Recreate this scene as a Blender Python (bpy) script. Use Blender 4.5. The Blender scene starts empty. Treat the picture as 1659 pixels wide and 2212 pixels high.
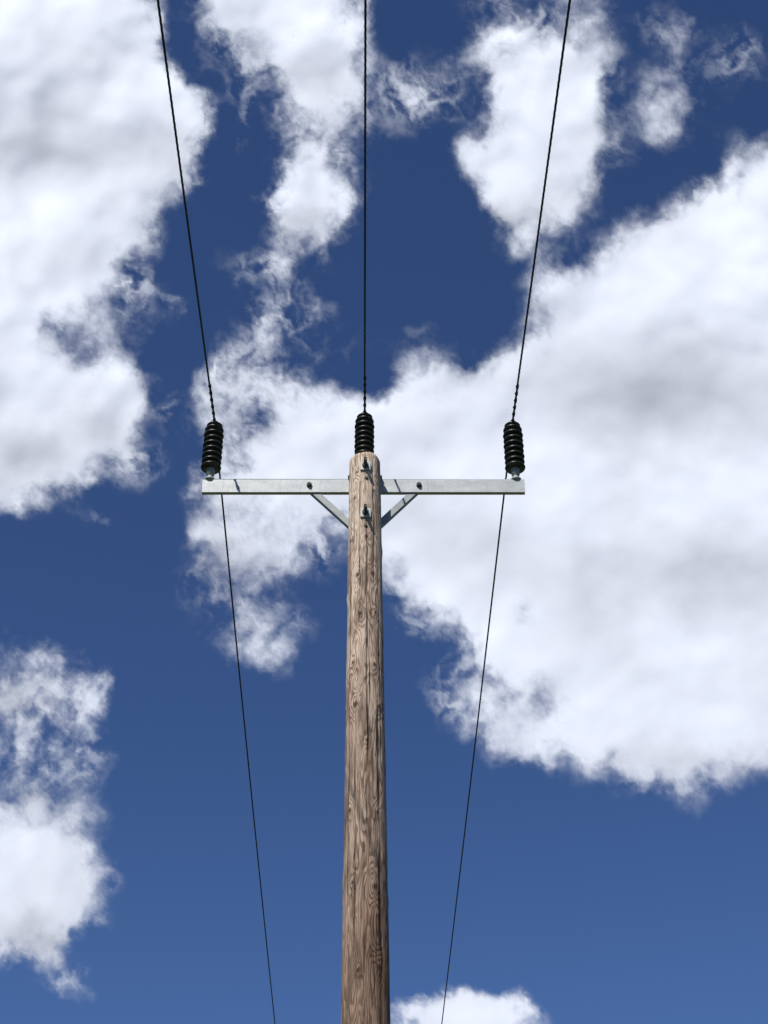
import bpy, math, random
import numpy as np
from mathutils import Vector, Matrix
random.seed(4)
scene = bpy.context.scene
scene.view_settings.view_transform = 'Standard'
scene.view_settings.look = 'None'
scene.view_settings.exposure = 0
COL = scene.collection

# ------------------------------------------------------------------ helpers
def new_obj(name, mesh, parent=None):
    o = bpy.data.objects.new(name, mesh)
    COL.objects.link(o)
    if parent: o.parent = parent
    return o

def mesh_from(name, verts, faces, mat=None, smooth=True):
    me = bpy.data.meshes.new(name)
    me.from_pydata(verts, [], faces)
    me.update()
    if smooth:
        me.polygons.foreach_set('use_smooth', [True]*len(me.polygons))
    if mat: me.materials.append(mat)
    return me

def grid_mesh(name, P, closed_u=False, mat=None):
    """P: (rows, cols, 3) numpy grid -> mesh"""
    nr, nc, _ = P.shape
    me = bpy.data.meshes.new(name)
    idx = np.arange(nr*nc).reshape(nr, nc)
    if closed_u:
        idx = np.concatenate([idx, idx[:, :1]], axis=1)
    a = idx[:-1, :-1].ravel(); b = idx[:-1, 1:].ravel(); c = idx[1:, 1:].ravel(); d = idx[1:, :-1].ravel()
    q = np.stack([a, b, c, d], axis=1).astype(np.int32)
    me.vertices.add(nr*nc)
    me.vertices.foreach_set('co', P.reshape(-1).astype(np.float32))
    me.loops.add(q.size); me.loops.foreach_set('vertex_index', q.ravel())
    me.polygons.add(len(q))
    me.polygons.foreach_set('loop_start', np.arange(0, q.size, 4, dtype=np.int32))
    me.polygons.foreach_set('use_smooth', np.ones(len(q), dtype=bool))
    me.update(calc_edges=True); me.validate()
    if mat: me.materials.append(mat)
    return me

def add_attr(me, name, arr):
    at = me.attributes.new(name, 'FLOAT', 'POINT')
    at.data.foreach_set('value', arr.ravel().astype(np.float32))

def perlin(x, y, seed=0):
    rng = np.random.RandomState(seed)
    perm = rng.permutation(256); perm = np.concatenate([perm, perm])
    ang = rng.rand(256)*2*np.pi; gx = np.cos(ang); gy = np.sin(ang)
    xi = np.floor(x).astype(int); yi = np.floor(y).astype(int)
    xf = x-xi; yf = y-yi
    def g(ix, iy, dx, dy):
        h = perm[perm[ix & 255] + (iy & 255)]
        return gx[h]*dx + gy[h]*dy
    u = xf**3*(xf*(xf*6-15)+10); v = yf**3*(yf*(yf*6-15)+10)
    n00 = g(xi, yi, xf, yf); n10 = g(xi+1, yi, xf-1, yf)
    n01 = g(xi, yi+1, xf, yf-1); n11 = g(xi+1, yi+1, xf-1, yf-1)
    return ((n00*(1-u)+n10*u)*(1-v) + (n01*(1-u)+n11*u)*v)*1.5

def fbm(x, y, octv=5, seed=0, gain=0.5, billow=False):
    s = np.zeros_like(x); a = 1.0; tot = 0
    for i in range(octv):
        n = perlin(x, y, seed+i)
        if billow: n = 1-2*np.abs(n)
        s += a*n; tot += a; a *= gain
        x, y = 2.03*(x*0.8-y*0.6)+17.3, 2.03*(x*0.6+y*0.8)-5.1
    return s/tot*1.4

def nt_new(name):
    m = bpy.data.materials.new(name); m.use_nodes = True
    nt = m.node_tree; nt.nodes.clear()
    return m, nt

def N(nt, t, **kw):
    n = nt.nodes.new(t)
    for k, v in kw.items(): setattr(n, k, v)
    return n

def math_n(nt, op, a, b=None, clamp=False):
    n = N(nt, 'ShaderNodeMath', operation=op, use_clamp=clamp)
    for i, v in enumerate((a, b)):
        if v is None: continue
        if isinstance(v, (int, float)): n.inputs[i].default_value = v
        else: nt.links.new(v, n.inputs[i])
    return n.outputs[0]

def ramp(nt, fac, stops, interp='LINEAR'):
    r = N(nt, 'ShaderNodeValToRGB'); r.color_ramp.interpolation = interp
    els = r.color_ramp.elements
    while len(els) < len(stops): els.new(0.5)
    for e, (p, c) in zip(els, stops):
        e.position = p; e.color = (c[0], c[1], c[2], 1)
    nt.links.new(fac, r.inputs[0]); return r.outputs[0]

def mixc(nt, fac, a, b, blend='MIX'):
    m = N(nt, 'ShaderNodeMix', data_type='RGBA', blend_type=blend)
    for s, v in ((m.inputs[0], fac), (m.inputs[6], a), (m.inputs[7], b)):
        if isinstance(v, (int, float)): s.default_value = v
        elif isinstance(v, tuple): s.default_value = (v[0], v[1], v[2], 1)
        else: nt.links.new(v, s)
    return m.outputs[2]

def noise_n(nt, vec, scale, detail=4, rough=0.5, stretch=None):
    n = N(nt, 'ShaderNodeTexNoise')
    n.inputs['Scale'].default_value = scale; n.inputs['Detail'].default_value = detail
    n.inputs['Roughness'].default_value = rough
    if stretch:
        mp = N(nt, 'ShaderNodeMapping'); mp.inputs['Scale'].default_value = stretch
        nt.links.new(vec, mp.inputs[0]); vec = mp.outputs[0]
    nt.links.new(vec, n.inputs['Vector']); return n.outputs['Fac']

def principled(nt, color, rough, metallic=0.0, bump=None, bump_s=0.3, bump_d=0.01, spec=None):
    b = N(nt, 'ShaderNodeBsdfPrincipled'); o = N(nt, 'ShaderNodeOutputMaterial')
    for s, v in ((b.inputs['Base Color'], color), (b.inputs['Roughness'], rough)):
        if isinstance(v, tuple): s.default_value = (v[0], v[1], v[2], 1)
        elif isinstance(v, (int, float)): s.default_value = v
        else: nt.links.new(v, s)
    b.inputs['Metallic'].default_value = metallic
    if spec is not None: b.inputs['Specular IOR Level'].default_value = spec
    if bump is not None:
        bp = N(nt, 'ShaderNodeBump'); bp.inputs['Strength'].default_value = bump_s
        bp.inputs['Distance'].default_value = bump_d
        nt.links.new(bump, bp.inputs['Height']); nt.links.new(bp.outputs[0], b.inputs['Normal'])
    nt.links.new(b.outputs[0], o.inputs[0])

# ------------------------------------------------------------------ materials
def mat_wood():
    m, nt = nt_new('weathered_pine')
    tc = N(nt, 'ShaderNodeTexCoord').outputs['Object']
    def attr(nm): return N(nt, 'ShaderNodeAttribute', attribute_name=nm).outputs['Fac']
    ph, kn, ck, hz = attr('phase'), attr('knot'), attr('crack'), attr('weather_sunside')
    wob = noise_n(nt, tc, 30, 3, 0.6, (1, 1, 0.25))
    ph2 = math_n(nt, 'ADD', ph, math_n(nt, 'MULTIPLY', wob, 0.9))
    s = math_n(nt, 'FRACT', ph2)
    band = ramp(nt, s, [(0.0, (0, 0, 0)), (0.4, (0.1,)*3), (0.72, (1, 1, 1)), (0.9, (0.9,)*3), (1.0, (0, 0, 0))])
    fibre = noise_n(nt, tc, 1, 6, 0.75, (150, 150, 5))
    big = noise_n(nt, tc, 1, 5, 0.62, (14, 14, 3.0))
    patch = noise_n(nt, tc, 1, 4, 0.6, (26, 26, 9))
    bandamt = ramp(nt, noise_n(nt, tc, 1, 2, 0.5, (7, 7, 2)), [(0.35, (0.35,)*3), (0.62, (0.9,)*3)])
    light = mixc(nt, hz, (0.27, 0.162, 0.108), (0.80, 0.635, 0.49))
    dark = mixc(nt, hz, (0.075, 0.040, 0.025), (0.21, 0.128, 0.084))
    col = mixc(nt, math_n(nt, 'MULTIPLY', band, bandamt), light, dark)
    col = mixc(nt, ramp(nt, big, [(0.51, (0, 0, 0)), (0.62, (0.65,)*3)]), col, dark)
    col = mixc(nt, ramp(nt, patch, [(0.56, (0, 0, 0)), (0.66, (0.45,)*3)]), col, dark)
    col = mixc(nt, ramp(nt, fibre, [(0.52, (0, 0, 0)), (0.72, (0.6,)*3)]), col, (0.075, 0.046, 0.032))
    col = mixc(nt, ramp(nt, fibre, [(0.28, (0.4,)*3), (0.41, (0, 0, 0))]), col, mixc(nt, hz, (0.33, 0.225, 0.16), (0.80, 0.70, 0.58)))
    col = mixc(nt, kn, col, (0.040, 0.022, 0.014))
    streak = noise_n(nt, tc, 1, 3, 0.5, (38, 38, 0.9))
    sline = ramp(nt, streak, [(0.470, (0, 0, 0)), (0.5, (0.9,)*3), (0.530, (0, 0, 0))])
    brk = noise_n(nt, tc, 1, 2, 0.5, (10, 10, 2.0))
    sl = mixc(nt, 1.0, sline, ramp(nt, brk, [(0.46, (0, 0, 0)), (0.56, (1, 1, 1))]), 'MULTIPLY')
    col = mixc(nt, sl, col, (0.03, 0.02, 0.014))
    col = mixc(nt, ck, col, (0.015, 0.01, 0.007))
    h = math_n(nt, 'SUBTRACT', math_n(nt, 'MULTIPLY', fibre, -0.6), math_n(nt, 'MULTIPLY', band, 0.4))
    h = math_n(nt, 'SUBTRACT', h, math_n(nt, 'MULTIPLY', ck, 2.0))
    principled(nt, col, 0.85, bump=h, bump_s=0.7, bump_d=0.005, spec=0.2)
    return m

def mat_galv(name='galvanised_steel', base=0.42, dark=0.25):
    m, nt = nt_new(name)
    tc = N(nt, 'ShaderNodeTexCoord').outputs['Object']
    n1 = noise_n(nt, tc, 1, 5, 0.65, (7, 7, 16))
    n2 = noise_n(nt, tc, 90, 3, 0.6)
    n3 = noise_n(nt, tc, 1, 3, 0.6, (60, 60, 5))
    col = ramp(nt, n1, [(0.3, (dark, dark*1.04, dark*1.02)), (0.52, (base*0.88, base*0.95, base*0.93)), (0.7, (base*1.15, base*1.22, base*1.18))])
    col = mixc(nt, ramp(nt, n3, [(0.55, (0, 0, 0)), (0.72, (0.5,)*3)]), col, (dark*0.8, dark*0.78, dark*0.7))
    col = mixc(nt, 0.35, col, ramp(nt, n2, [(0.35, (dark,)*3), (0.65, (base*1.2,)*3)]))
    principled(nt, col, 0.5, 0.15, bump=n2, bump_s=0.15, bump_d=0.002)
    return m

def mat_simple(name, c, rough, bumpscale=60, metallic=0.0, var=0.5):
    m, nt = nt_new(name)
    tc = N(nt, 'ShaderNodeTexCoord').outputs['Object']
    n1 = noise_n(nt, tc, bumpscale, 4, 0.6)
    col = ramp(nt, n1, [(0.3, tuple(x*(1-var) for x in c)), (0.7, tuple(x*(1+var) for x in c))])
    principled(nt, col, rough, metallic, bump=n1, bump_s=0.2, bump_d=0.002)
    return m

WOOD = mat_wood()
GALV = mat_galv('galvanised_steel', 0.47, 0.31)
GALVD = mat_galv('aged_galvanised_steel', 0.32, 0.18)
RUST = mat_simple('rusty_bolt_steel', (0.05, 0.042, 0.035), 0.6, 90)
POLY = mat_simple('insulator_polymer', (0.014, 0.0145, 0.012), 0.38, 40)
WIRE = mat_simple('oxidised_copper_wire', (0.016, 0.024, 0.021), 0.6, 50)

# ------------------------------------------------------------------ part builders
def lathe(name, prof, mat, parent, loc, seg=40):
    n = len(prof)
    th = np.linspace(0, 2*np.pi, seg, endpoint=False)
    P = np.zeros((n, seg, 3))
    for i, (r, z) in enumerate(prof):
        P[i, :, 0] = r*np.cos(th); P[i, :, 1] = r*np.sin(th); P[i, :, 2] = z
    me = grid_mesh(name, P, True, mat)
    o = new_obj(name, me, parent); o.location = loc
    return o

def solid(name, pts_xz, y0, y1, mat, parent, bevel=0.002):
    """prism with an x/z outline extruded along y"""
    n = len(pts_xz)
    v = [(x, y0, z) for x, z in pts_xz] + [(x, y1, z) for x, z in pts_xz]
    f = [tuple(range(n)), tuple(range(2*n-1, n-1, -1))] + [(i, i+n, (i+1) % n+n, (i+1) % n) for i in range(n)]
    me = mesh_from(name, v, f, mat, False)
    o = new_obj(name, me, parent)
    if bevel:
        b = o.modifiers.new('bevel', 'BEVEL'); b.width = bevel; b.segments = 2; b.limit_method = 'ANGLE'
    return o

def tube(name, pts, r, mat, parent=None, sides=8):
    pts = [Vector(p) for p in pts]
    V = []; F = []
    ref = Vector((0.13, 0.2, 0.97)).normalized()
    for i, p in enumerate(pts):
        t = (pts[min(i+1, len(pts)-1)]-pts[max(i-1, 0)]).normalized()
        a = ref - t*ref.dot(t)
        a.normalize(); ref = a
        b = t.cross(a)
        for k in range(sides):
            q = 2*math.pi*k/sides
            V.append(p + a*(r*math.cos(q)) + b*(r*math.sin(q)))
    for i in range(len(pts)-1):
        for k in range(sides):
            F.append((i*sides+k, i*sides+(k+1) % sides, (i+1)*sides+(k+1) % sides, (i+1)*sides+k))
    F.append(tuple(range(sides))); F.append(tuple(range((len(pts)-1)*sides, len(pts)*sides))[::-1])
    return new_obj(name, mesh_from(name, V, F, mat), parent)

# ------------------------------------------------------------------ utility pole
pole = bpy.data.objects.new('utility_pole', None); COL.objects.link(pole)
PY = 8.30; TOPZ = 8.44
def pole_x(z): return -0.062 - 0.0092*z
def pole_r(z): return 0.1655 - 0.0064*z

nth = 144
zs = np.concatenate([np.linspace(-0.4, 3.6, 160, endpoint=False), np.linspace(3.6, TOPZ-0.03, 860)])
th = np.linspace(-np.pi, np.pi, nth, endpoint=False)    # 0 faces the road (-Y)
TH, ZZ = np.meshgrid(th, zs)
R = pole_r(ZZ)
U = TH*0.125
def pn(sc, zc, seed, octv=3):
    w = (np.cos(TH/2)**2)
    a = fbm(U*sc, ZZ*zc, octv, seed); b = fbm((np.where(U > 0, U, U+2*np.pi*0.125))*sc+40, ZZ*zc, octv, seed)
    return a*w + b*(1-w)
phase = 7.0*pn(6.0, 0.6, 11) + 1.6*pn(18, 2.2, 23, 3) + ZZ*0.5
knots = [(-.80, 7.66, 1), (.10, 7.665, 1), (-.4, 7.35, 1.1), (.42, 7.36, 1.1), (-.25, 7.03, 1.1), (.55, 7.05, .8), (-.6, 6.66, .9), (.5, 6.64, 1),
         (-.45, 6.345, 1.3), (.7, 6.34, 1), (0.1, 6.08, .7), (-.7, 5.62, .8), (.55, 5.60, .8), (.42, 5.12, 1.3), (-.55, 5.15, .7), (.55, 4.64, 1.2), (-.3, 4.62, .7),
         (-.6, 8.02, .8), (.5, 8.08, .9), (-.5, 8.25, .7), (.1, 4.1, 1), (.6, 3.7, 1)]
kl = [(math.asin(s), z, k) for s, z, k in knots]
for i in range(60):
    kl.append((random.choice([-1, 1])*random.uniform(1.7, 3.0), random.uniform(0.3, 8.2), random.uniform(.7, 1.2)))
knot = np.zeros_like(TH); bulge = np.zeros_like(TH)
for a, z, k in kl:
    du = (TH-a)*0.125; dz = ZZ-z-0.15*du
    e = np.exp(-((du/(0.036*k))**2 + (dz/(0.085*k))**2))
    phase += 3.0*e*k
    e2 = np.exp(-((du/(0.013*k))**2 + (dz/(0.018*k))**2)**1.5)
    knot = np.maximum(knot, 0.95*e2)
    bulge += 0.006*np.exp(-((du/(0.03*k))**2 + (dz/(0.05*k))**2))
crack = np.zeros_like(TH)
cracks = [(0.12, 5.5, 7.86, .0045), (-.30, 6.9, 8.42, .0025), (.55, 7.2, 8.40, .003), (.72, 4.2, 6.5, .008), (.9, 5.9, 7.7, .004),
          (-.5, 4.4, 6.2, .003), (-.05, 3.4, 5.3, .003), (.38, 4.4, 5.0, .003), (-.95, 5.0, 7.4, .0035), (0.25, 6.0, 6.9, .0025)]
for i, (a, z0, z1, w) in enumerate(cracks):
    wob = 0.010*perlin(ZZ*2.2+i*7.7, ZZ*0+i, 50+i) + 0.004*perlin(ZZ*9+i*3.1, ZZ*0+i, 70+i)
    du = (TH-a)*0.125 + wob
    env = np.clip((ZZ-z0)/0.25, 0, 1)*np.clip((z1-ZZ)/0.25, 0, 1)
    brk = np.clip(0.8+1.6*perlin(ZZ*3.0, ZZ*0+i*1.7, 90+i), 0, 1)
    crack = np.maximum(crack, np.exp(-(du/(w*1.1))**2)*env**0.6*brk)
surf = 0.0030*pn(6, 1.2, 33) + 0.0016*pn(30, 6, 43)
RR = R + surf + bulge - 0.006*crack
P = np.stack([pole_x(ZZ) + RR*np.sin(TH), PY - RR*np.cos(TH), ZZ], axis=2)
def ring(rfac, dz):
    z = TOPZ-0.03+dz
    r = (RR[-1]*rfac)
    return np.stack([pole_x(z)+r*np.sin(th), PY-r*np.cos(th), np.full(nth, z)+0.004*np.sin(3*th)], axis=1)
caps = [ring(0.985, 0.010), ring(0.955, 0.020), ring(0.90, 0.028), ring(0.80, 0.033), ring(0.5, 0.036), ring(0.02, 0.038)]
P = np.concatenate([P, np.stack(caps)], axis=0)
me = grid_mesh('pole_shaft', P, True, WOOD)
ext = lambda A: np.concatenate([A, np.repeat(A[-1:], len(caps), 0)], 0)
weather_sunside = np.clip((ZZ-4.4)/3.4, 0, 1)*0.85 + 0.25*pn(4, 1.0, 61) + 0.07 + 0.15*np.sin(-TH)  # weathering by height, plus sunlit-side lightening painted into the wood colour
add_attr(me, 'phase', ext(phase)); add_attr(me, 'knot', ext(knot)); add_attr(me, 'crack', ext(crack))
add_attr(me, 'weather_sunside', ext(np.clip(weather_sunside, 0, 1)))
new_obj('pole_shaft', me, pole)

# crossarm: folded steel channel, web towards the road
AZ = 8.305; AY = 8.435; X0, X1 = -1.320, 1.023
def channel(name, x0, x1, yf, zc, h, d, t, mat):
    sec = [(0, -h/2), (d, -h/2), (d, -h/2+t), (t, -h/2+t), (t, h/2-t), (d, h/2-t), (d, h/2), (0, h/2)]
    v = [(x0, yf+a, zc+b) for a, b in sec] + [(x1, yf+a, zc+b) for a, b in sec]
    n = len(sec)
    f = [(0, 1, 2, 3), (0, 3, 4, 7), (4, 5, 6, 7), (n+3, n+2, n+1, n), (n+7, n+4, n+3, n), (n+7, n+6, n+5, n+4)]
    f += [(i, (i+1) % n, (i+1) % n+n, i+n) for i in range(n)]
    o = new_obj(name, mesh_from(name, v, f, mat, False), pole)
    b = o.modifiers.new('bevel', 'BEVEL'); b.width = 0.0025; b.segments = 2; b.limit_method = 'ANGLE'
    return o
channel('crossarm', X0, X1, AY-0.012, AZ, 0.122, 0.032, 0.008, GALV)
px = pole_x(AZ)
solid('crossarm_bracket', [(px-0.125, AZ+0.062), (px+0.125, AZ+0.062), (px+0.125, AZ+0.07), (px-0.125, AZ+0.07)], AY-0.05, AY+0.03, GALVD, pole, 0.001)

def brace(name, xa, za, xb, zb, w, y0):
    d = Vector((xb-xa, zb-za)).normalized(); n = Vector((-d.y, d.x))*w/2
    if n.y < 0: n = -n
    A = Vector((xa, za))-d*0.02; B = Vector((xb, zb))
    q = [A-n, B-n, B+n, A+n]
    solid(name, [(p.x, p.y) for p in q], y0, y0+0.006, GALVD, pole, 0.001)
    q = [A-n, B-n, B-n+n*0.25, A-n+n*0.25]
    solid(name+'_flange', [(p.x, p.y) for p in q], y0+0.007, y0+0.04, GALVD, pole, 0.001)
BX = (-0.544, 0.2545)
brace('brace_left', BX[0], AZ-0.005, px, 7.85, 0.048, AY-0.003)
brace('brace_right', BX[1], AZ-0.005, px+0.005, 7.85, 0.048, AY-0.003)

def hexbolt(name, x, y, z, r, h, mat, stub=0.0, rot=0.2):
    V = []; F = []
    for j, (yy, rr) in enumerate([(y, r), (y-h*0.85, r), (y-h, r*0.88)]):
        for k in range(6):
            a = rot+k*math.pi/3
            V.append((x+rr*math.cos(a), yy, z+rr*math.sin(a)))
    for j in range(2):
        for k in range(6): F.append((j*6+k, j*6+(k+1) % 6, (j+1)*6+(k+1) % 6, (j+1)*6+k))
    F.append(tuple(range(12, 18))); F.append(tuple(range(6))[::-1])
    new_obj(name, mesh_from(name, V, F, mat, False), pole)
    if stub: tube(name+'_thread', [(x, y-h*0.6, z), (x, y-h-stub*0.5, z), (x, y-h-stub, z)], r*0.52, mat, pole, 14)
for i, bx in enumerate(BX):
    hexbolt('brace_bolt_%d' % (i+1), bx, AY-0.0125, AZ+0.004, 0.020, 0.016, RUST, 0.008, 0.3)
for i, bz in enumerate((8.292, 7.868)):
    x = pole_x(bz)+0.006; yf = PY-pole_r(bz)-0.006
    w = 0.037
    o = solid('washer_plate_%d' % (i+1), [(x-w, bz-w), (x+w, bz-w), (x+w, bz+w), (x-w, bz+w)], yf-0.006, yf+0.012, GALV, pole, 0.002)
    hexbolt('through_bolt_nut_%d' % (i+1), x, yf-0.0065, bz, 0.023, 0.022, RUST, 0.06, 0.1)
for i, (bx, bz) in enumerate(((0.012, 8.19), (0.006, 7.765))):
    hexbolt('coach_screw_%d' % (i+1), pole_x(bz)+bx, PY-pole_r(bz)+0.004, bz, 0.012, 0.014, RUST, 0, 0.5)

def insulator(name, x, y, zbase, ztop):
    lathe(name+'_pin', [(0.0, 0), (0.040, 0), (0.040, 0.012), (0.024, 0.014), (0.022, 0.05), (0.030, 0.055), (0.034, 0.10), (0.030, 0.115), (0, 0.118)], GALVD, pole, (x, y, zbase), 24)
    H = ztop-zbase
    n = 7; z0 = 0.108; z1 = H-0.045; p = (z1-z0)/n
    prof = [(0.0, z0-0.004), (0.045, z0-0.004)]
    for i in range(n):
        b = z0+i*p; r = 0.0755 - (0.002 if i % 2 else 0)
        prof += [(0.047, b), (0.051, b+p*0.10), (r-0.010, b+p*0.12), (r-0.002, b+p*0.18), (r, b+p*0.32), (r-0.003, b+p*0.45), (0.062, b+p*0.62), (0.050, b+p*0.85)]
    prof += [(0.047, z1), (0.050, z1+0.006), (0.068, z1+0.010), (0.071, z1+0.018), (0.066, z1+0.026), (0.046, z1+0.031), (0.042, z1+0.039),
             (0.046, z1+0.047), (0.058, z1+0.052), (0.060, z1+0.060), (0.052, z1+0.068), (0.028, z1+0.070), (0.0, z1+0.071)]
    lathe(name, prof, POLY, pole, (x, y, zbase), 48)
ZL = 8.878; ZM = 8.99
INS = [('insulator_left', -1.275, 8.445, AZ+0.062, ZL), ('insulator_right', 0.966, 8.445, AZ+0.062, ZL), ('insulator_middle', -0.147, 8.475, 8.50, ZM)]
for a in INS: insulator(*a)
solid('top_bracket', [(-0.20, 8.30), (-0.085, 8.30), (-0.085, 8.50), (-0.20, 8.50)], 8.452, 8.462, GALVD, pole, 0.002)
solid('top_bracket_shelf', [(-0.20, 8.485), (-0.09, 8.485), (-0.09, 8.499), (-0.20, 8.499)], 8.425, 8.53, GALVD, pole, 0.002)

# ------------------------------------------------------------------ power lines
SPAN = 70.0
def wire_pt(x0, y0, z0, Y):
    d = Y-y0
    if d >= 0:
        return (x0-0.0165*d, Y, z0-0.070*d+0.070/SPAN*d*d)
    return (x0+0.0120*(-d), Y, z0-0.058*(-d)+0.058/SPAN*d*d)
def wire(x0, y0, z0):
    ys = np.concatenate([np.linspace(y0-SPAN, 2.0, 60, endpoint=False), np.arange(2.0, 21.0, 0.0125), np.linspace(21.0, y0+SPAN, 60)])
    sides = 12; r0 = 0.0070
    pts = np.array([wire_pt(x0, y0, z0, y) for y in ys])
    q = np.linspace(0, 2*np.pi, sides, endpoint=False)
    tw = ys[:, None]*2*np.pi/0.16
    lob = 1+0.12*np.cos(3*(q[None, :]-tw))
    P = np.zeros((len(ys), sides, 3))
    P[:, :, 0] = pts[:, None, 0]+r0*lob*np.cos(q); P[:, :, 1] = pts[:, None, 1]; P[:, :, 2] = pts[:, None, 2]+r0*lob*np.sin(q)
    o = new_obj('power_line', grid_mesh('power_line', P, True, WIRE))
    for s in (-1, 1):
        for k in (0, 1):
            pp = []
            for t in np.linspace(0, 1, 150):
                Y = y0+s*(0.05+0.42*t)
                c = wire_pt(x0, y0, z0, Y)
                rr = 0.0095
                a = t*2*math.pi*2.6+k*math.pi
                pp.append((c[0]+rr*math.cos(a), Y, c[2]+rr*math.sin(a)))
            leg = []
            sx = 1 if k else -1
            for t in np.linspace(1, 0, 14, endpoint=False):
                leg.append((x0+sx*0.052*(t**0.5), y0+s*(0.05*(1-t)), z0-0.030*t**0.8-0.0))
            tube('tie_wire', leg+pp, 0.0030, WIRE, o, 6)
    loop = [(x0+0.048*math.cos(a), y0+0.048*math.sin(a), z0-0.028+0.006*math.sin(2*a)) for a in np.linspace(0, 4*math.pi, 60)]
    tube('neck_tie', loop, 0.0042, WIRE, o, 6)
    return o
wire(-1.275, 8.445, ZL+0.034)
wire(-0.147, 8.475, ZM+0.034)
wire(0.966, 8.445, ZL+0.034)

# ------------------------------------------------------------------ ground (field)
def mat_ground():
    m, nt = nt_new('meadow_grass')
    tc = N(nt, 'ShaderNodeTexCoord').outputs['Object']
    a = noise_n(nt, tc, 0.25, 6, 0.65); b = noise_n(nt, tc, 25, 4, 0.7)
    c1 = ramp(nt, a, [(0.35, (0.045, 0.07, 0.02)), (0.65, (0.10, 0.105, 0.04))])
    c2 = mixc(nt, ramp(nt, b, [(0.4, (0, 0, 0)), (0.6, (0.6,)*3)]), c1, (0.035, 0.05, 0.015))
    principled(nt, c2, 0.95, bump=b, bump_s=0.6, bump_d=0.05, spec=0.1)
    return m
gx = np.sign(np.linspace(-1, 1, 121))*np.abs(np.linspace(-1, 1, 121))**3*9000
GX, GY = np.meshgrid(gx, gx)
dist = np.hypot(GX, GY-4)
GZ = 0.06*fbm(GX*0.2, GY*0.2, 3, 5)*np.clip(dist/6, 0, 1) + 6*fbm(GX*0.002, GY*0.002, 3, 9)*np.clip((dist-120)/800, 0, 1)
new_obj('ground', grid_mesh('ground', np.stack([GX, GY, GZ], 2), False, mat_ground()))

# ------------------------------------------------------------------ clouds: one broken layer at about 1.3 km
COVER = """
99999 96038 99996 40001 23322 21000 000
99999 97014 68787 50000 35556 51011 000
99999 99200 36889 60011 46789 62012 011
99999 99710 02688 72222 27899 83133 111
99999 99960 02477 62322 17899 83255 210
99999 99961 01446 41210 27899 82244 110
99999 99960 01476 21000 59998 81010 026
99999 99940 01586 20000 48998 60001 049
99999 87410 14786 10000 29987 20013 689
99999 95100 02775 10000 04776 01247 999
99999 73000 01362 00000 01520 25799 999
99999 31000 03420 00000 00025 68999 999
99998 22100 02431 00000 00168 99999 999
99765 22200 03431 00000 00268 99999 999
98435 21001 34320 01000 00489 99999 999
98757 40014 54321 00333 35789 99999 999
99998 83035 46421 00488 88999 99999 999
99999 94025 46887 75688 99999 99999 999
99999 72024 35889 99999 99999 99999 999
99998 51024 47899 99999 99999 99999 999
99874 21034 57899 99999 99999 99999 999
84210 00145 67898 99999 99999 99999 999
11000 00036 67753 79999 99999 99999 999
00000 00036 76532 59999 99999 99999 999
00000 00036 66420 25899 99999 99999 999
00000 00035 64200 02689 99999 99999 999
00000 00014 53120 00246 99599 99999 999
21000 00002 44110 00013 69999 99999 999
33321 00000 36300 00001 48999 99999 999
45554 00000 00000 00012 36868 99999 999
54443 00000 00000 00002 35757 99999 999
44321 00000 00000 00001 48888 99999 999
35431 00000 00000 00000 04786 87899 987
36530 00000 00000 00000 00011 12678 641
46520 00000 00000 00000 00000 00003 200
67741 00000 00000 00000 00000 00000 000
89961 00000 00000 00000 00000 00000 000
89974 00000 00000 00000 00000 00000 000
99983 00000 00000 00000 00000 00000 000
99984 00000 00000 00000 00000 00000 000
77630 00000 00000 00000 00000 00000 000
32210 00000 00000 00000 00000 00000 000
01320 00000 00000 00000 00000 00000 000
00000 00000 20000 00489 99610 00000 000
"""
G = np.array([[int(c) for c in ln.replace(' ', '')] for ln in COVER.strip().splitlines()], float)/9.0
assert G.shape == (44, 33), G.shape
Gp = np.pad(G, 1, mode='edge')
GB = sum(Gp[1+j:45+j, 1+i:34+i]*w for (i, j, w) in [(0, 0, .25), (1, 0, .125), (-1, 0, .125), (0, 1, .125), (0, -1, .125), (1, 1, .0625), (-1, 1, .0625), (1, -1, .0625), (-1, -1, .0625)])
CELL = 0.01565
step = 0.00135
X = np.arange(-0.46, 0.46, step); V = np.arange(0.62, -0.50, -step)
XX, VV = np.meshgrid(X, V)
gx_ = XX/CELL+16.09; gy_ = 21.62-VV/CELL
wx = 0.50*fbm(gx_*0.42, gy_*0.42, 7, 100, 0.55); wy = 0.50*fbm(gx_*0.42+31, gy_*0.42, 7, 120, 0.55)
def catmull(G, x, y):
    H_, W_ = G.shape
    xi = np.floor(x).astype(int); yi = np.floor(y).astype(int); fx = x-xi; fy = y-yi
    def w(t): return [-.5*t+t*t-.5*t**3, 1-2.5*t*t+1.5*t**3, .5*t+2*t*t-1.5*t**3, -.5*t*t+.5*t**3]
    wxs = w(fx); wys = w(fy); s = 0
    for j in range(4):
        r = 0; yy = np.clip(yi+j-1, 0, H_-1)
        for i in range(4):
            r = r+wxs[i]*G[yy, np.clip(xi+i-1, 0, W_-1)]
        s = s+wys[j]*r
    return s
def blob(x, y, rx, ry):
    return np.exp(-(((gx_-x/50+.5)+1.6*wx)/(rx/50))**2-(((gy_-y/50+.5)+1.6*wy)/(ry/50))**2)
base = 0.60*catmull(G, gx_+wx, gy_+wy) + 0.40*catmull(GB, gx_+1.5*wx, gy_+1.5*wy)
out = np.maximum.reduce([-gx_-0.5, gx_-32.7, -gy_-0.5, gy_-43.6, np.zeros_like(gx_)])
wout = np.clip(out/3.0, 0, 1)
rnd = np.clip(0.42+1.5*fbm(gx_*0.07, gy_*0.09, 3, 300), 0, 1)
base = base*(1-wout)+rnd*wout
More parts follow.
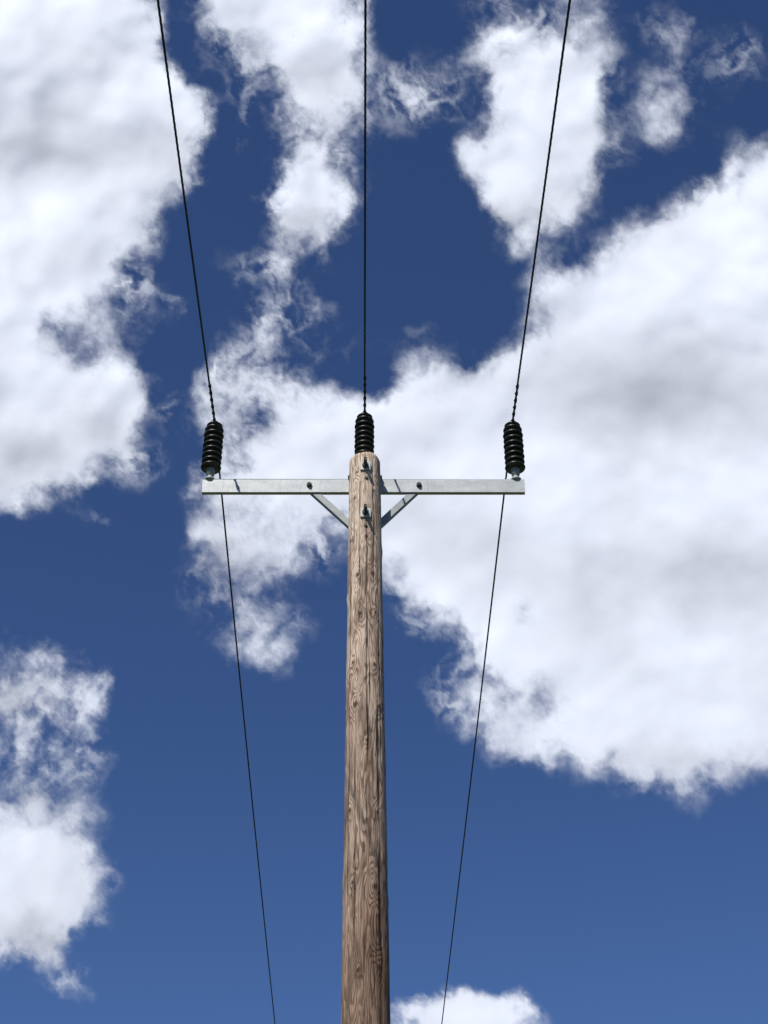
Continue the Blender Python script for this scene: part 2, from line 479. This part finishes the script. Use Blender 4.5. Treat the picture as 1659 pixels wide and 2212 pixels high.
det = fbm(gx_*0.38, gy_*0.38, 9, 200, 0.60)
det2 = fbm(gx_*0.9+2*wx, gy_*0.9+2*wy, 7, 260, 0.60)
fil = fbm(gx_*1.1+3*wx+gy_*0.5, gy_*0.45+3*wy-gx_*0.1, 6, 280, 0.55, True)
mid = np.clip(4*base*(1-base), 0, 1)
dens = base + mid*(0.42*det+0.22*det2+0.10*(fil-0.5)) + 0.04*det
# edge character varies: some outlines are crisp cauliflower, some dissolve
crisp = np.clip(0.6+1.3*fbm(gx_*0.13+3, gy_*0.13, 2, 610), 0, 1)
dens = dens + crisp*0.60*(dens-0.45)*np.exp(-((dens-0.5)/0.4)**2)
# detached shreds
wm = np.zeros_like(gx_)
for x, y, rx, ry, a in [(520, 170, 60, 70, .7), (530, 260, 30, 60, .6), (480, 120, 60, 50, .6), (900, 200, 100, 70, .9), (1060, 90, 60, 60, .6), (1150, 30, 130, 40, .5),
                        (560, 580, 80, 50, .8), (590, 680, 80, 60, .7), (710, 570, 30, 30, .4), (720, 740, 90, 40, .4), (280, 610, 50, 90, .8), (370, 655, 40, 25, .6),
                        (900, 720, 50, 20, .4), (300, 1000, 70, 60, .6), (370, 900, 40, 70, .5), (690, 1190, 50, 60, .7), (650, 1350, 35, 40, .5), (960, 1490, 60, 70, .7),
                        (1590, 120, 70, 60, .7), (1450, 60, 90, 60, .5), (180, 1640, 50, 100, .6), (140, 2130, 50, 30, .7), (230, 1930, 40, 40, .4), (440, 1280, 60, 90, .4),
                        (900, 1350, 60, 50, .5), (1300, 330, 80, 60, .5), (200, 1110, 60, 30, .5), (730, 330, 50, 90, .6), (740, 430, 40, 40, .6), (640, 180, 80, 60, .3)]:
    wm = np.maximum(wm, a*blob(x, y, rx, ry))
dens = np.maximum(dens, dens*0.6+wm*np.clip(0.38+0.75*det2+0.16*(fil-0.4), 0, 0.66))
painted_shade = 0.05  # cloud self-shading painted in: hand-placed grey and bright spots
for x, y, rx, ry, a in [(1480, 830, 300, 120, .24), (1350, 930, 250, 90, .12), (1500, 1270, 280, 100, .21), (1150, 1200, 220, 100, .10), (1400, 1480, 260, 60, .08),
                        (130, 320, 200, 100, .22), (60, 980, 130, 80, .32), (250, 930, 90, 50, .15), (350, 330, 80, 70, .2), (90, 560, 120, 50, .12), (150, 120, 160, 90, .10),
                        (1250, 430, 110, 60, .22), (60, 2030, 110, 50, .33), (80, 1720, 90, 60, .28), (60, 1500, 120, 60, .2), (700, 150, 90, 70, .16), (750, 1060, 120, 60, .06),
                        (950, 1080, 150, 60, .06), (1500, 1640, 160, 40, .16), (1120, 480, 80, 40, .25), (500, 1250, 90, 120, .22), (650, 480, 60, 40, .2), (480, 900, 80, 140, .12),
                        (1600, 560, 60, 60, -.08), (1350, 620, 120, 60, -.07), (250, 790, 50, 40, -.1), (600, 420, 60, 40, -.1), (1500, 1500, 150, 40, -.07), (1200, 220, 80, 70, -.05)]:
    painted_shade = painted_shade + a*blob(x, y, rx, ry)
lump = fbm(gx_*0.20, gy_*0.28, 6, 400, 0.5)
painted_shade = painted_shade + 0.13*lump + 0.18*np.clip(0.85-dens, 0, 1)
shaded_tone = np.clip(1.0-painted_shade, 0.3, 1.08)
relief = 11*fbm(gx_*0.20, gy_*0.20, 3, 500, 0.38) + 2.6*fbm(gx_*0.55, gy_*0.55, 2, 520, 0.35)*np.clip(1.6-base, 0, 1)
el = math.radians(37.5)
Fv = np.array([0, math.cos(el), math.sin(el)]); Uv = np.array([0, -math.sin(el), math.cos(el)])
D = Fv[None, None, :] + XX[..., None]*np.array([1.0, 0, 0]) + VV[..., None]*Uv
P = D*((1300+relief)/D[..., 2])[..., None]; P[..., 2] += 1.6
def mat_cloud():
    m, nt = nt_new('cloud_vapour')
    geo = N(nt, 'ShaderNodeNewGeometry').outputs['Position']
    vn = N(nt, 'ShaderNodeVectorMath', operation='NORMALIZE'); nt.links.new(geo, vn.inputs[0])
    dn = N(nt, 'ShaderNodeAttribute', attribute_name='cover').outputs['Fac']
    tr = N(nt, 'ShaderNodeAttribute', attribute_name='shade_tint').outputs['Fac']  # painted cloud shading, scales the cloud colour
    n1 = noise_n(nt, vn.outputs[0], 260, 4, 0.65)
    d2 = math_n(nt, 'ADD', dn, math_n(nt, 'MULTIPLY', math_n(nt, 'SUBTRACT', n1, 0.5), 0.10))
    mr = N(nt, 'ShaderNodeMapRange', interpolation_type='SMOOTHSTEP')
    mr.inputs['From Min'].default_value = 0.06; mr.inputs['From Max'].default_value = 1.0
    nt.links.new(d2, mr.inputs['Value'])
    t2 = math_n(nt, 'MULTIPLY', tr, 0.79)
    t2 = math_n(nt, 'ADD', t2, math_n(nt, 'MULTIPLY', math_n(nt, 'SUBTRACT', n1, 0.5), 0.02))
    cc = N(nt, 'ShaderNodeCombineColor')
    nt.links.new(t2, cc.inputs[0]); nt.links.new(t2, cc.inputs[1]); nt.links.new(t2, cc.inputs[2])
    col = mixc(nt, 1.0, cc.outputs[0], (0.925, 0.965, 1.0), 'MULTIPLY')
    tl = N(nt, 'ShaderNodeBsdfTranslucent'); nt.links.new(col, tl.inputs['Color'])
    tp = N(nt, 'ShaderNodeBsdfTransparent')
    mx = N(nt, 'ShaderNodeMixShader')
    nt.links.new(mr.outputs[0], mx.inputs[0]); nt.links.new(tp.outputs[0], mx.inputs[1]); nt.links.new(tl.outputs[0], mx.inputs[2])
    o = N(nt, 'ShaderNodeOutputMaterial'); nt.links.new(mx.outputs[0], o.inputs[0])
    return m
cm = grid_mesh('clouds', P, False, mat_cloud())
add_attr(cm, 'cover', dens); add_attr(cm, 'shade_tint', shaded_tone)
new_obj('clouds', cm)

# ------------------------------------------------------------------ light
SD = Vector((-0.27, -0.565, 0.78)).normalized()
sun = bpy.data.lights.new('sun', 'SUN'); sun.energy = 4.6; sun.angle = math.radians(0.53); sun.color = (1.0, 0.965, 0.92)
so = bpy.data.objects.new('sun', sun); COL.objects.link(so)
so.rotation_euler = SD.to_track_quat('Z', 'Y').to_euler()
w = bpy.data.worlds.new('World'); scene.world = w; w.use_nodes = True
nt = w.node_tree; bg = nt.nodes['Background']
sky = nt.nodes.new('ShaderNodeTexSky'); sky.sky_type = 'NISHITA'; sky.sun_disc = False
sky.sun_elevation = math.asin(SD.z); sky.sun_rotation = math.atan2(SD.x, SD.y)
sky.altitude = 800; sky.air_density = 1.0; sky.dust_density = 0.1; sky.ozone_density = 6.0
hs = nt.nodes.new('ShaderNodeMix'); hs.data_type = 'RGBA'; hs.blend_type = 'MULTIPLY'; hs.inputs[0].default_value = 1.0
hs.inputs[7].default_value = (0.68, 0.79, 1.02, 1)
nt.links.new(sky.outputs[0], hs.inputs[6])
nt.links.new(hs.outputs[2], bg.inputs[0]); bg.inputs[1].default_value = 0.080

# ------------------------------------------------------------------ camera
cam = bpy.data.cameras.new('camera'); cam.sensor_fit = 'VERTICAL'; cam.sensor_height = 36; cam.sensor_width = 27
cam.lens = 52; cam.clip_start = 0.05; cam.clip_end = 40000
co = bpy.data.objects.new('camera', cam); COL.objects.link(co)
co.location = (0, 0, 1.6); co.rotation_euler = (math.radians(90+37.5), 0, 0)
scene.camera = co
